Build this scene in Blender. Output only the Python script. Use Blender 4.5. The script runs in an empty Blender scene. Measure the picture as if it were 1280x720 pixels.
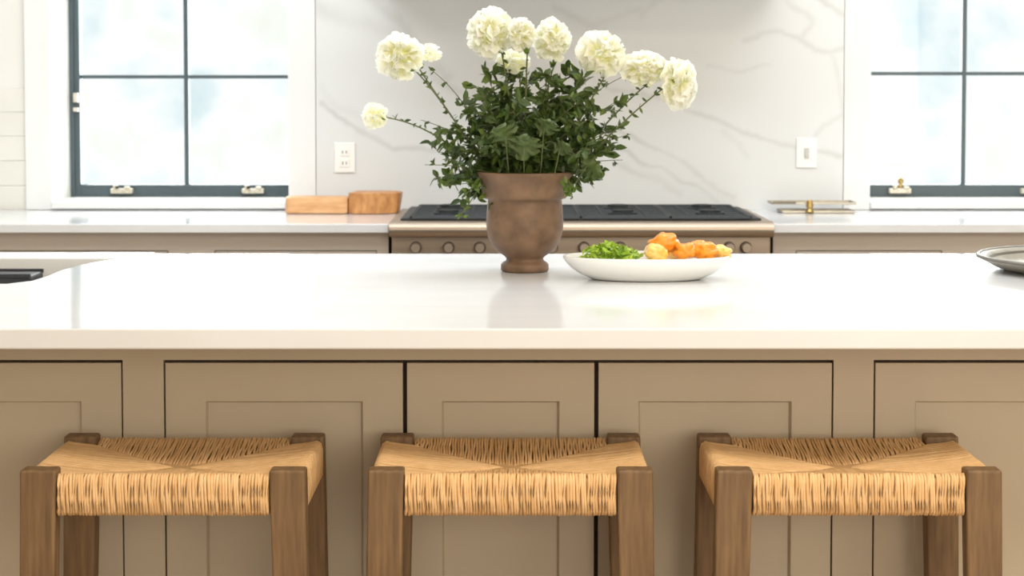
import bpy, bmesh, math, random
from mathutils import Vector, Matrix, noise
PI = math.pi
C = bpy.context.scene.collection
SC = bpy.context.scene

# ------------------------------------------------------------------ camera
FPX = 2200.0; HC = 1.36; PPY = 210.0; TH = math.atan(100 / FPX)
cs, sn = math.cos(TH), math.sin(TH)
cam = bpy.data.cameras.new('camera'); cam_o = bpy.data.objects.new('camera', cam); C.objects.link(cam_o)
cam_o.location = (0, 0, HC); cam_o.rotation_euler = (PI / 2 - TH, 0, 0)
cam.sensor_width = 36; cam.lens = FPX / 1280 * 36
cam.shift_y = -(360 - PPY) / 1280
cam.dof.use_dof = True; cam.dof.focus_distance = 3.5; cam.dof.aperture_fstop = 7.0
SC.camera = cam_o

def W(px, py, Y):                       # measured point of the place at depth Y
    d = Vector((px - 640, FPX * cs + (PPY - py) * sn, -FPX * sn + (PPY - py) * cs))
    d *= Y / d.y
    return Vector((d.x, d.y, d.z + HC))
def WZ(px, py, z):                      # measured point at height z
    d = Vector((px - 640, FPX * cs + (PPY - py) * sn, -FPX * sn + (PPY - py) * cs))
    d *= (z - HC) / d.z
    return Vector((d.x, d.y, z))
CT = 0.914

# ------------------------------------------------------------------ world, lights, exposure
SC.view_settings.view_transform = 'Standard'; SC.view_settings.look = 'None'
SC.view_settings.gamma = 1; SC.view_settings.use_curve_mapping = False
SC.view_settings.exposure = 0.17
wd = bpy.data.worlds.new('sky'); SC.world = wd; wd.use_nodes = True
n, l = wd.node_tree.nodes, wd.node_tree.links; n.clear()
out = n.new('ShaderNodeOutputWorld'); bg = n.new('ShaderNodeBackground'); tc = n.new('ShaderNodeTexCoord')
nz = n.new('ShaderNodeTexNoise'); nz.inputs['Scale'].default_value = 22; nz.inputs['Detail'].default_value = 5
rp = n.new('ShaderNodeValToRGB')
e = rp.color_ramp.elements
e[0].position = .30; e[0].color = (.66, .78, .83, 1)
e[1].position = .72; e[1].color = (.86, .86, .78, 1)
m = rp.color_ramp.elements.new(.50); m.color = (1.0, 1.0, .99, 1)
l.new(tc.outputs['Generated'], nz.inputs['Vector']); l.new(nz.outputs['Fac'], rp.inputs['Fac'])
l.new(rp.outputs['Color'], bg.inputs['Color']); bg.inputs['Strength'].default_value = 1.0
l.new(bg.outputs[0], out.inputs[0])

def area(name, loc, rot, sx, sy, power, col):
    d = bpy.data.lights.new(name, 'AREA'); d.shape = 'RECTANGLE'; d.size = sx; d.size_y = sy
    d.energy = power; d.color = col
    o = bpy.data.objects.new(name, d); C.objects.link(o); o.location = loc; o.rotation_euler = rot
    return o
# added warm fill from behind the camera, front ceiling light, added back fill, the two kitchen windows
area('front_fill', (2.0, -2.35, 1.7), (PI / 2 - .05, 0, .22), 3.2, 2.0, 92, (1.0, .89, .72))  # fill lamp added to light stools and cabinet fronts, no visible source
area('ceiling_light_front', (.9, 1.9, 2.84), (0, 0, 0), 3.8, .8, 62, (1.0, .90, .75))
area('overhead_fill_back', (0, 4.9, 2.84), (0, 0, 0), 4.4, 1.2, 74, (.93, .97, 1.0))  # overhead fill added to brighten the counters and marble
area('window_daylight_left', (-1.245, 6.95, 1.65), (-PI / 2, 0, 0), .86, 1.4, 22, (.95, .98, 1.0))
area('window_daylight_right', (1.73, 6.95, 1.65), (-PI / 2, 0, 0), .84, 1.4, 22, (.95, .98, 1.0))

# ------------------------------------------------------------------ materials
def mat(name, col, rough=.5, metal=0, noise_amt=0, nscale=20, stretch=(1, 1, 1), col2=None, bump=0, bscale=None,
        coat=0, spec=.5, island=None, detail=4):
    m = bpy.data.materials.new(name); m.use_nodes = True
    nt = m.node_tree; b = nt.nodes['Principled BSDF']
    b.inputs['Base Color'].default_value = (*col, 1); b.inputs['Roughness'].default_value = rough
    b.inputs['Metallic'].default_value = metal; b.inputs['Coat Weight'].default_value = coat
    b.inputs['Specular IOR Level'].default_value = spec
    L = nt.links
    tcn = nt.nodes.new('ShaderNodeTexCoord'); mp = nt.nodes.new('ShaderNodeMapping')
    mp.inputs['Scale'].default_value = stretch
    L.new(tcn.outputs['Object'], mp.inputs['Vector'])
    nn = nt.nodes.new('ShaderNodeTexNoise'); nn.inputs['Scale'].default_value = nscale; nn.inputs['Detail'].default_value = detail
    L.new(mp.outputs[0], nn.inputs['Vector'])
    c2 = col2 or tuple(c * (1 - noise_amt) for c in col)
    r = nt.nodes.new('ShaderNodeValToRGB'); r.color_ramp.elements[0].position = .3; r.color_ramp.elements[1].position = .7
    r.color_ramp.elements[0].color = (*c2, 1); r.color_ramp.elements[1].color = (*col, 1)
    L.new(nn.outputs['Fac'], r.inputs['Fac'])
    colout = r.outputs['Color']
    if island:
        g = nt.nodes.new('ShaderNodeNewGeometry'); r2 = nt.nodes.new('ShaderNodeValToRGB')
        els = r2.color_ramp.elements
        els[0].color = (*island[0], 1); els[1].color = (*island[-1], 1)
        for i, c in enumerate(island[1:-1]):
            x = els.new((i + 1) / (len(island) - 1)); x.color = (*c, 1)
        L.new(g.outputs['Random Per Island'], r2.inputs['Fac'])
        mx = nt.nodes.new('ShaderNodeMix'); mx.data_type = 'RGBA'; mx.blend_type = 'MULTIPLY'; mx.inputs[0].default_value = 1
        L.new(colout, mx.inputs[6]); L.new(r2.outputs['Color'], mx.inputs[7]); colout = mx.outputs[2]
    L.new(colout, b.inputs['Base Color'])
    if bump:
        bn = nt.nodes.new('ShaderNodeBump'); bn.inputs['Strength'].default_value = bump; bn.inputs['Distance'].default_value = .002
        if bscale:
            n2 = nt.nodes.new('ShaderNodeTexNoise'); n2.inputs['Scale'].default_value = bscale
            L.new(mp.outputs[0], n2.inputs['Vector']); L.new(n2.outputs['Fac'], bn.inputs['Height'])
        else: L.new(nn.outputs['Fac'], bn.inputs['Height'])
        L.new(bn.outputs[0], b.inputs['Normal'])
    return m

M = {}
M['paint'] = mat('wall_paint', (.82, .82, .785), .6, noise_amt=.02, nscale=3)
M['ceil'] = mat('ceiling_paint', (.86, .85, .82), .7)
M['trim'] = mat('trim_paint', (.83, .845, .85), .35, noise_amt=.01)
M['tile'] = mat('glazed_tile', (.80, .79, .74), .25, noise_amt=.04, nscale=8)
M['floor'] = mat('oak_floor', (.42, .29, .17), .4, col2=(.32, .21, .12), nscale=6, stretch=(8, 1, 1))
M['cab'] = mat('taupe_cabinet_paint', (.56, .475, .355), .42, noise_amt=.03, nscale=4)
M['cab_in'] = mat('cabinet_gap_dark', (.05, .03, .02), .8)
M['cab_back'] = mat('grey_cabinet_paint', (.55, .49, .435), .42, noise_amt=.03, nscale=4)
M['quartz'] = mat('white_quartz', (.775, .79, .81), .10, col2=(.725, .737, .755), nscale=2.2, stretch=(1, 3, 1), detail=8)
M['win'] = mat('window_frame_paint', (.075, .105, .12), .35)
M['latch'] = mat('latch_metal', (.80, .74, .62), .3, metal=.3, noise_amt=.3, nscale=80)
M['plate'] = mat('white_plastic', (.93, .93, .91), .3)
M['brass'] = mat('aged_brass', (.62, .42, .16), .3, metal=1, noise_amt=.2)
M['steel'] = mat('brushed_steel', (.50, .415, .335), .46, metal=1, noise_amt=.12, nscale=3, stretch=(1, 30, 30), bump=.05)
M['iron'] = mat('cast_iron', (.014, .019, .023), .6, noise_amt=.3, nscale=60)
M['enamel'] = mat('black_enamel', (.010, .012, .014), .45)
M['knobdark'] = mat('dark_slot', (.03, .025, .02), .5)
M['ceramic'] = mat('white_ceramic', (.86, .86, .84), .22, noise_amt=.03, nscale=30)
M['sinkw'] = mat('white_fireclay', (.86, .86, .84), .2)
M['black'] = mat('black_rubber', (.03, .032, .034), .5)
M['pewter'] = mat('pewter', (.50, .46, .39), .38, metal=.75, noise_amt=.25, nscale=40, bump=.2)
M['pewter_dark'] = mat('dark_pewter', (.16, .145, .12), .4, metal=.6)
M['boardL'] = mat('pale_board_wood', (.78, .47, .24), .5, col2=(.62, .32, .13), nscale=14, stretch=(1, 1, 4))
M['boardD'] = mat('honey_board_wood', (.66, .33, .12), .45, col2=(.40, .17, .05), nscale=22, stretch=(2.5, 1, 1))
M['urn'] = mat('weathered_clay', (.225, .132, .073), .6, col2=(.12, .068, .036), nscale=22, bump=.5, detail=8)
M['soil'] = mat('dark_soil', (.03, .02, .01), .9, noise_amt=.5)
M['stem'] = mat('green_stem', (.13, .15, .05), .55, noise_amt=.4, nscale=60)
M['oak'] = mat('weathered_oak', (.25, .150, .070), .55, col2=(.125, .070, .030), nscale=9, stretch=(9, 9, .8), bump=.5, detail=10)
M['cord'] = mat('woven_cord', (.90, .62, .335), .62, col2=(.80, .51, .245), nscale=40, spec=.3,
                island=[(.84, .80, .74), (1, 1, 1), (.92, .89, .84), (1, 1, 1.02)], bump=.6, bscale=500)
M['underseat'] = mat('seat_core', (.55, .34, .15), .9)
M['rear_shade'] = mat('seat_rear_shade', (.15, .085, .035), .9)  # dark colour standing in for shade on the seat's rear triangle
M['hood'] = mat('hood_plaster', (.78, .76, .72), .6)
M['greens'] = mat('shredded_leaf', (.40, .62, .06), .45, noise_amt=.3, nscale=60, island=[(.6, .7, .6), (1, 1, 1), (1.6, 1.3, 1.4)])
M['orange'] = mat('orange_flesh', (.92, .26, .008), .3, col2=(.95, .38, .03), nscale=30, bump=.4)
M['yellow'] = mat('yellow_flesh', (.92, .50, .06), .35, col2=(.95, .66, .25), nscale=30, bump=.4)

def leafmat(name, cols, trans=.35, rough=.45):
    m = bpy.data.materials.new(name); m.use_nodes = True; nt = m.node_tree; L = nt.links
    b = nt.nodes['Principled BSDF']; o = nt.nodes['Material Output']
    g = nt.nodes.new('ShaderNodeNewGeometry'); r = nt.nodes.new('ShaderNodeValToRGB')
    els = r.color_ramp.elements; els[0].color = (*cols[0], 1); els[1].color = (*cols[-1], 1)
    for i, c in enumerate(cols[1:-1]):
        x = els.new((i + 1) / (len(cols) - 1)); x.color = (*c, 1)
    L.new(g.outputs['Random Per Island'], r.inputs['Fac'])
    b.inputs['Roughness'].default_value = rough
    L.new(r.outputs['Color'], b.inputs['Base Color'])
    t = nt.nodes.new('ShaderNodeBsdfTranslucent'); L.new(r.outputs['Color'], t.inputs['Color'])
    mx = nt.nodes.new('ShaderNodeMixShader'); mx.inputs[0].default_value = trans
    L.new(b.outputs[0], mx.inputs[1]); L.new(t.outputs[0], mx.inputs[2]); L.new(mx.outputs[0], o.inputs[0])
    return m
M['leaf'] = leafmat('green_leaf', [(.026, .052, .010), (.075, .12, .02), (.045, .08, .014), (.15, .21, .04)], .25)
M['leafpale'] = leafmat('pale_leaf', [(.075, .12, .03), (.12, .17, .05), (.06, .10, .025)], .3)
M['leafyoung'] = leafmat('young_leaf', [(.12, .20, .03), (.18, .28, .05)], .35)

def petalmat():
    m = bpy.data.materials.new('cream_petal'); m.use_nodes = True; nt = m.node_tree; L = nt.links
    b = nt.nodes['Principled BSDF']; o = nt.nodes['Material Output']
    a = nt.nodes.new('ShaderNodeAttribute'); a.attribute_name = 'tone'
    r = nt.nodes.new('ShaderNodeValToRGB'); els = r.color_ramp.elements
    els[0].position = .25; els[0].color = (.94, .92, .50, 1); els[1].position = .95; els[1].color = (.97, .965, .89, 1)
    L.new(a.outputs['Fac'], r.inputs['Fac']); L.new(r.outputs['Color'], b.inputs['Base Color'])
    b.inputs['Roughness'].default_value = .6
    t = nt.nodes.new('ShaderNodeBsdfTranslucent'); L.new(r.outputs['Color'], t.inputs['Color'])
    mx = nt.nodes.new('ShaderNodeMixShader'); mx.inputs[0].default_value = .45
    L.new(b.outputs[0], mx.inputs[1]); L.new(t.outputs[0], mx.inputs[2]); L.new(mx.outputs[0], o.inputs[0])
    return m
M['petal'] = petalmat()

def marblemat():
    m = bpy.data.materials.new('veined_marble'); m.use_nodes = True; nt = m.node_tree; L = nt.links
    b = nt.nodes['Principled BSDF']
    a = nt.nodes.new('ShaderNodeAttribute'); a.attribute_name = 'vein'
    mx = nt.nodes.new('ShaderNodeMix'); mx.data_type = 'RGBA'
    mx.inputs[6].default_value = (.755, .775, .785, 1); mx.inputs[7].default_value = (.44, .44, .43, 1)
    L.new(a.outputs['Fac'], mx.inputs[0]); L.new(mx.outputs[2], b.inputs['Base Color'])
    b.inputs['Roughness'].default_value = .28
    return m
M['marble'] = marblemat()
def glassmat():
    m = bpy.data.materials.new('clear_pane'); m.use_nodes = True; nt = m.node_tree; L = nt.links
    nt.nodes.remove(nt.nodes['Principled BSDF']); o = nt.nodes['Material Output']
    t = nt.nodes.new('ShaderNodeBsdfTransparent'); t.inputs[0].default_value = (.97, .99, .985, 1)
    g = nt.nodes.new('ShaderNodeBsdfGlossy'); g.inputs['Roughness'].default_value = .02
    f = nt.nodes.new('ShaderNodeFresnel'); f.inputs[0].default_value = 1.3
    mx = nt.nodes.new('ShaderNodeMixShader'); L.new(f.outputs[0], mx.inputs[0])
    L.new(t.outputs[0], mx.inputs[1]); L.new(g.outputs[0], mx.inputs[2]); L.new(mx.outputs[0], o.inputs[0])
    return m
M['glass'] = glassmat()

# ------------------------------------------------------------------ mesh helpers
class MB:
    def __init__(s): s.v = []; s.f = []; s.attr = []
    def add(s, vs, fs):
        o = len(s.v); s.v += [tuple(v) for v in vs]; s.f += [tuple(i + o for i in f) for f in fs]; return s
    def box(s, x0, x1, y0, y1, z0, z1):
        return s.add([(x0, y0, z0), (x1, y0, z0), (x1, y1, z0), (x0, y1, z0), (x0, y0, z1), (x1, y0, z1), (x1, y1, z1), (x0, y1, z1)],
                     [(0, 3, 2, 1), (4, 5, 6, 7), (0, 1, 5, 4), (1, 2, 6, 5), (2, 3, 7, 6), (3, 0, 4, 7)])
    def prism(s, pts, z0, z1):
        k = len(pts)
        return s.add([(x, y, z0) for x, y in pts] + [(x, y, z1) for x, y in pts],
                     [tuple(range(k - 1, -1, -1)), tuple(range(k, 2 * k))] + [(i, (i + 1) % k, k + (i + 1) % k, k + i) for i in range(k)])
    def lathe(s, prof, c=(0, 0, 0), seg=48, sx=1, sy=1, close=True):
        vs = []; fs = []; k = len(prof)
        for i in range(seg):
            a = 2 * PI * i / seg
            for r, z in prof: vs.append((c[0] + r * sx * math.cos(a), c[1] + r * sy * math.sin(a), c[2] + z))
        for i in range(seg):
            j = (i + 1) % seg
            for q in range(k - 1): fs.append((i * k + q, j * k + q, j * k + q + 1, i * k + q + 1))
        return s.add(vs, fs)
    def tube(s, pts, r, seg=8, cap=True):
        pts = [Vector(p) for p in pts]; k = len(pts)
        rs = r if isinstance(r, (list, tuple)) else [r] * k
        vs = []; fs = []
        up = Vector((0, 0, 1))
        for i, p in enumerate(pts):
            t = (pts[min(i + 1, k - 1)] - pts[max(i - 1, 0)]).normalized()
            a = t.cross(up)
            if a.length < .05: a = t.cross(Vector((1, 0, 0)) if abs(t.x) < .9 else Vector((0, 1, 0)))
            a.normalize(); b = t.cross(a).normalized()
            if i > 0 and a.dot(pa) < 0 and abs(a.dot(pa)) > .3: a = -a; b = -b
            pa = a
            for q in range(seg):
                an = 2 * PI * q / seg
                vs.append(p + (a * math.cos(an) + b * math.sin(an)) * rs[i])
        for i in range(k - 1):
            for q in range(seg):
                w = (q + 1) % seg
                fs.append((i * seg + q, i * seg + w, (i + 1) * seg + w, (i + 1) * seg + q))
        if cap:
            fs.append(tuple(range(seg - 1, -1, -1))); fs.append(tuple((k - 1) * seg + q for q in range(seg)))
        return s.add(vs, fs)
    def build(s, name, m, parent=None, bevel=0, smooth=False, segs=2):
        me = bpy.data.meshes.new(name); me.from_pydata(s.v, [], s.f); me.update()
        bm = bmesh.new(); bm.from_mesh(me); bmesh.ops.recalc_face_normals(bm, faces=bm.faces); bm.to_mesh(me); bm.free()
        if s.attr and len(s.attr[1]) == len(s.v):
            at = me.attributes.new(s.attr[0], 'FLOAT', 'POINT'); at.data.foreach_set('value', s.attr[1])
        for p in me.polygons: p.use_smooth = smooth
        me.materials.append(m)
        o = bpy.data.objects.new(name, me); C.objects.link(o)
        if parent: o.parent = parent
        if bevel:
            b = o.modifiers.new('bevel', 'BEVEL'); b.width = bevel; b.segments = segs; b.limit_method = 'ANGLE'
        return o
def box(name, m, x0, x1, y0, y1, z0, z1, parent=None, bevel=0): return MB().box(x0, x1, y0, y1, z0, z1).build(name, m, parent, bevel)
def thing(name, label, cat, loc=(0, 0, 0), group=None):
    o = bpy.data.objects.new(name, None); C.objects.link(o); o.location = loc; o.empty_display_size = .05
    o['label'] = label; o['category'] = cat
    if group: o['group'] = group
    return o
def tag(o, label, cat, group=None, kind=None):
    o['label'] = label; o['category'] = cat
    if group: o['group'] = group
    if kind: o['kind'] = kind
    return o
def struct(o): o['kind'] = 'structure'; return o
def origin(o, c):                       # put a mesh object's origin at c
    c = Vector(c); o.data.transform(Matrix.Translation(-c)); o.location = c; return o

# ------------------------------------------------------------------ measured depths
YF = WZ(640, 411, CT).y; YB = WZ(640, 317, CT).y          # island top, front and back edge
YC = WZ(640, 280, CT).y; YW = WZ(640, 262, CT).y          # back counter edge, wall
YG = YW + .27                                             # window frames, set deep in the wall
print('DEPTHS', YF, YB, YC, YW)

# ------------------------------------------------------------------ room shell
xl0 = W(65, 150, YW).x; xl1 = W(361, 150, YW).x; xr0 = W(1087, 150, YW).x; xr1 = xr0 + .85
zs = W(232, 246, YG).z; ZT = 2.35; RC = 2.9
RX0, RX1, RY0 = -3.6, 3.6, -2.6
struct(box('floor', M['floor'], RX0, RX1, RY0, YW + .35, -.05, 0))
struct(box('ceiling', M['ceil'], RX0, RX1, RY0, YW + .35, RC, RC + .05))
struct(box('wall_left', M['paint'], RX0 - .1, RX0, RY0, YW + .35, 0, RC))
struct(box('wall_right', M['paint'], RX1, RX1 + .1, RY0, YW + .35, 0, RC))
w = MB()
w.box(RX0, RX1, RY0 - .1, RY0, 2.6, RC); w.box(RX0, -1.6, RY0 - .1, RY0, 0, 2.6); w.box(2.9, RX1, RY0 - .1, RY0, 0, 2.6)
struct(w.build('wall_front', M['paint']))
w = MB(); y0, y1 = YW, YW + .32
w.box(RX0, RX1, y0, y1, 0, zs); w.box(RX0, RX1, y0, y1, ZT, RC)
w.box(RX0, xl0, y0, y1, zs, ZT); w.box(xl1, xr0, y0, y1, zs, ZT); w.box(xr1, RX1, y0, y1, zs, ZT)
struct(w.build('wall_back', M['paint']))

# marble slab behind the range, with its own veins
random.seed(5)
veins = [([(395, 8), (440, 25), (480, 38), (520, 62), (545, 80)], 9, .30), ([(455, -10), (500, 30), (530, 70), (560, 95)], 7, .34),
         ([(400, 130), (425, 150), (455, 166), (492, 184), (552, 187), (600, 200)], 3.0, .42), ([(400, 110), (420, 135), (470, 150)], 6, .12),
         ([(690, 10), (712, 22), (740, 32), (775, 24), (800, 10)], 5, .26), ([(800, 20), (820, -5), (850, -15)], 5, .2),
         ([(760, 110), (820, 120), (866, 139), (900, 152), (930, 165), (990, 180), (1055, 196)], 3.0, .42),
         ([(770, 160), (791, 172), (830, 188), (855, 202), (880, 224), (915, 248)], 2.6, .46),
         ([(775, 185), (800, 200), (836, 218), (870, 232), (895, 250)], 2.2, .42), ([(770, 205), (800, 214), (850, 240)], 4, .24),
         ([(1010, -12), (1030, 4), (1056, 20)], 4, .55), ([(930, 50), (949, 44), (975, 41), (997, 47), (1020, 60), (1056, 62)], 3, .40),
         ([(975, -5), (988, 6), (1005, 14), (1012, 30), (1000, 48)], 4, .30), ([(1020, 170), (1028, 156), (1056, 140)], 3, .28),
         ([(880, 85), (920, 86), (960, 82)], 2.5, .18), ([(905, 165), (925, 180), (932, 195)], 4, .18), ([(1042, 60), (1046, 100), (1052, 150)], 3, .22),
         ([(600, 200), (700, 190), (775, 160)], 3, .2), ([(540, 95), (620, 140), (700, 170), (770, 186)], 5, .25)]
segs = []
for pl, wd_, st in veins:
    q = [W(a, b, YW) for a, b in pl]
    for a, b in zip(q, q[1:]): segs.append((a.x, a.z, b.x, b.z, wd_ * YW / FPX, st))
sx0, sx1 = W(396, 150, YW).x, W(1053, 150, YW).x; sz0, sz1 = CT, 1.95
step = .0075; nx = int((sx1 - sx0) / step); nz_ = int((sz1 - sz0) / step)
mbm = MB(); vals = []
ym = YW - .02
for j in range(nz_ + 1):
    z = sz0 + (sz1 - sz0) * j / nz_
    for i in range(nx + 1):
        x = sx0 + (sx1 - sx0) * i / nx
        mbm.v.append((x, ym, z))
        wx = x + .018 * noise.noise(Vector((x * 9, z * 9, 1))) + .006 * noise.noise(Vector((x * 40, z * 40, 4)))
        wz = z + .018 * noise.noise(Vector((x * 9, z * 9, 7))) + .006 * noise.noise(Vector((x * 40, z * 40, 9)))
        s_ = 0
        for ax, az, bx, bz, wv, st in segs:
            if abs(wx - (ax + bx) / 2) > .25 or abs(wz - (az + bz) / 2) > .2: continue
            dx, dz = bx - ax, bz - az; t = ((wx - ax) * dx + (wz - az) * dz) / (dx * dx + dz * dz); t = 0 if t < 0 else 1 if t > 1 else t
            d = math.hypot(wx - ax - t * dx, wz - az - t * dz)
            s_ = max(s_, st * math.exp(-(d / wv) ** 2))
        s_ *= .45 + .7 * (noise.noise(Vector((x * 6, z * 6, 2))) + .5)
        s_ += .10 * max(0, noise.noise(Vector((x * 3.1 + z * 2, z * 4 - x, 3))))
        vals.append(min(1, max(0, s_)))
for j in range(nz_):
    for i in range(nx):
        a = j * (nx + 1) + i; mbm.f.append((a, a + 1, a + nx + 2, a + nx + 1))
k = len(mbm.v)
mbm.v += [(sx0, YW - .002, sz0), (sx1, YW - .002, sz0), (sx1, YW - .002, sz1), (sx0, YW - .002, sz1)]; vals += [0] * 4
A, B, D_, E_ = 0, nx, nz_ * (nx + 1) + nx, nz_ * (nx + 1)
mbm.f += [(k, k + 3, k + 2, k + 1), (A, E_, k + 3, k), (A, k, k + 1, B), (B, k + 1, k + 2, D_), (E_, D_, k + 2, k + 3)]
mbm.attr = ('vein', vals)
tag(mbm.build('marble_backsplash', M['marble'], smooth=False), 'tall white marble slab with grey veins behind the range', 'backsplash')

# tiled strip at the far left
tb = MB(); x1 = W(33, 180, YW).x
rows = [W(0, y, YW).z for y in (263, 232, 201, 170, 140, 111)]
for a, b in zip(rows, rows[1:]):
    for q in range(8): tb.box(x1 - .30 * (q + 1) + .0004, x1 - .30 * q - .0004, YW - .008, YW - .002, a + .0004, b - .0004)
tag(tb.build('tile_backsplash', M['tile'], bevel=.0015), 'pale glazed tiles low on the wall left of the left window', 'backsplash')

# casings (flat boards round each window)
def casing(name, xa, xb, wl, wr):
    c = MB(); y0, y1 = YW - .018, YW - .001; zb = CT + .001
    c.box(wl, xa, y0, y1, zb, ZT + .1); c.box(xb, wr, y0, y1, zb, ZT + .1); c.box(xa, xb, y0, y1, ZT, ZT + .1)
    c.box(xa, xb, y0, y1, zb, zs - .028)
    struct(c.build(name, M['trim'], bevel=.0015))
casing('trim_1', xl0, xl1, W(33, 150, YW).x, W(395, 150, YW).x)
casing('trim_2', xr0, xr1, W(1054, 150, YW).x, xr1 + .09)

def window(name, xa, xb, xm, zmid, latches, pins):
    w_ = thing(name, '', ''); del w_['label']; del w_['category']; w_['kind'] = 'structure'
    w_.location = ((xa + xb) / 2, YG, zs)
    def P(mb, nm, m, bv=.0015):
        o = mb.build(nm, m, None, bevel=bv); o.data.transform(Matrix.Translation(-w_.location)); o.parent = w_; return o
    f = MB(); t = .036
    zr = W(232, 231, YG).z
    f.box(xa, xa + t, YG, YG + .05, zs, ZT); f.box(xb - t, xb, YG, YG + .05, zs, ZT)
    f.box(xa + t, xb - t, YG, YG + .05, zs, zr); f.box(xa + t, xb - t, YG, YG + .05, ZT - t, ZT)
    f.box(xa, xa + .016, YG - .012, YG, zs, ZT)
    P(f, 'window_frame', M['win'])
    g = MB(); g.box(xm - .0085, xm + .0085, YG + .008, YG + .04, zr, ZT - t); g.box(xa + t, xb - t, YG + .01, YG + .038, zmid - .007, zmid + .007)
    P(g, 'muntin', M['win'])
    P(MB().box(xa + t - .002, xb - t + .002, YG + .020, YG + .026, zr - .002, ZT - t + .002), 'pane', M['glass'], 0)
    P(MB().box(xa + .001, xb - .001, YW - .03, YG - .013, zs - .026, zs - .001), 'window_sill', M['trim'], .003)
    for px, brass in latches:
        q = W(px, 238, YG - .02); r = MB()
        r.box(q.x - .042, q.x + .042, YG - .028, YG - .001, q.z - .012, q.z + .008)
        r.box(q.x - .030, q.x - .012, YG - .036, YG - .022, q.z + .006, q.z + .024)
        r.box(q.x + .012, q.x + .034, YG - .036, YG - .022, q.z + .004, q.z + .017)
        P(r, 'latch', M['latch'], .004)
        if brass:
            P(MB().lathe([(.001, -.005), (.008, 0), (.007, .01), (.010, .018), (.012, .026), (.006, .034), (.001, .036)], (q.x, YG - .03, q.z + .014), 16), 'latch_knob', M['brass'], 0)
        else:
            P(MB().box(q.x - .020, q.x - .008, YG - .040, YG - .034, q.z + .007, q.z + .017), 'latch_lever', M['knobdark'], .001)
    for py, hh in pins:
        q = W(96, py, YG - .02); P(MB().box(q.x - .012, q.x + .006, YG - .030, YG - .012, q.z - hh, q.z + hh), 'hinge', M['latch'], .002)
window('window_1', xl0, xl1, W(232, 95, YG).x, W(232, 96, YG).z, [(152, 0), (316, 0)], [(122, .018), (137, .008)])
window('window_2', xr0, xr1, W(1206, 95, YG).x, W(232, 92, YG).z, [(1125, 1), (1290, 1)], [])

# outlets
for px, lab, two in ((431, 'white wall outlet with two round sockets, on the marble left of the flowers', 1), (1008, 'white switch plate with one rocker, on the marble near the right window', 0)):
    q = W(px, 197 if two else 191, ym)
    t = thing('wall_outlet' if two else 'light_switch', lab, 'outlet' if two else 'switch', (q.x, ym - .001, q.z))
    MB().box(-.038, .038, -.006, 0, -.055, .055).build('cover_plate', M['plate'], t, bevel=.003)
    if two:
        for dz in (-.02, .02):
            o = MB().box(-.017, .017, -.009, -.006, dz - .014, dz + .014).build('socket', M['plate'], t, bevel=.004)
            MB().box(-.008, -.005, -.0095, -.0088, dz - .005, dz + .005).box(.005, .008, -.0095, -.0088, dz - .005, dz + .005).build('slot', M['knobdark'], o)
    else:
        MB().box(-.008, .008, -.016, -.006, -.018, .018).build('rocker', mat('grey_plastic', (.6, .58, .55), .4), t, bevel=.002)

# ------------------------------------------------------------------ back run of cabinets and counters
YCF = YC + .03
RXA, RXB = W(487, 287, YC).x, W(966, 287, YC).x            # the range
def backcab(name, xa, xb, fronts, label):
    t = thing(name, label, 'cabinet', ((xa + xb) / 2, YCF + .3, 0))
    def P(mb, nm, m, bv=.001):
        o = mb.build(nm, m, None, bevel=bv); o.data.transform(Matrix.Translation(-t.location)); o.parent = t; return o
    zt = W(100, 314, YCF).z; f = MB(); top = CT - .0305
    f.box(xa, xb, YCF + .003, YCF + .02, zt + .002, top)              # face rail
    f.box(xa, xb, YCF + .003, YCF + .02, .10, .14)
    xs = [xa] + [v for fr in fronts for v in fr] + [xb]
    for a, b in zip(xs[::2], xs[1::2]): f.box(a, b, YCF + .0031, YCF + .0199, .14, zt + .002)
    P(f, 'face_frame', M['cab_back'])
    P(MB().box(xa, xb, YCF + .02, YW - .001, .10, top).box(xa, xb, YCF + .08, YW - .001, 0, .10), 'carcass', M['cab_in'])
    for a, b in fronts:
        d = P(MB().box(a + .003, b - .003, YCF + .002, YCF + .0195, zt - .16, zt - .001), 'drawer', M['cab_back'])
        h = MB(); xm = (a + b) / 2
        h.tube([(xm - .09, YCF + .002, zt - .08), (xm - .09, YCF - .028, zt - .08), (xm + .09, YCF - .028, zt - .08), (xm + .09, YCF + .002, zt - .08)], .005)
        o = h.build('handle', M['brass']); o.data.transform(Matrix.Translation(-t.location)); o.parent = d
        dd = MB(); dz0, dz1 = .143, zt - .166
        dd.box(a + .003, b - .003, YCF + .006, YCF + .0195, dz0, dz1)
        for u in ((a + .003, a + .07, dz0, dz1), (b - .07, b - .003, dz0, dz1), (a + .07, b - .07, dz0, dz0 + .07), (a + .07, b - .07, dz1 - .07, dz1)):
            dd.box(u[0], u[1], YCF + .002, YCF + .0061, u[2], u[3])
        P(dd, 'door', M['cab_back'])
    return t
g = lambda px: W(px, 314, YCF).x
backcab('base_cabinet', -2.9, RXA - .006, [(-2.85, g(-110)), (g(-85), g(210)), (g(268), g(471))], 'taupe base cabinet under the back counter left of the range')
backcab('base_cabinet', RXB + .006, 2.9, [(g(995), g(1178)), (g(1228), g(1420)), (g(1450), 2.85)], 'taupe base cabinet under the back counter right of the range')
o = box('countertop', M['quartz'], -2.95, RXA - .003, YC, YW - .0185, CT - .030, CT, bevel=.003)
tag(origin(o, (-1.6, YC, CT - .03)), 'white stone countertop along the back wall left of the range', 'countertop')
o = box('countertop', M['quartz'], RXB + .003, 2.95, YC, YW - .0185, CT - .030, CT, bevel=.003)
tag(origin(o, (1.6, YC, CT - .03)), 'white stone countertop along the back wall right of the range', 'countertop')

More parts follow.
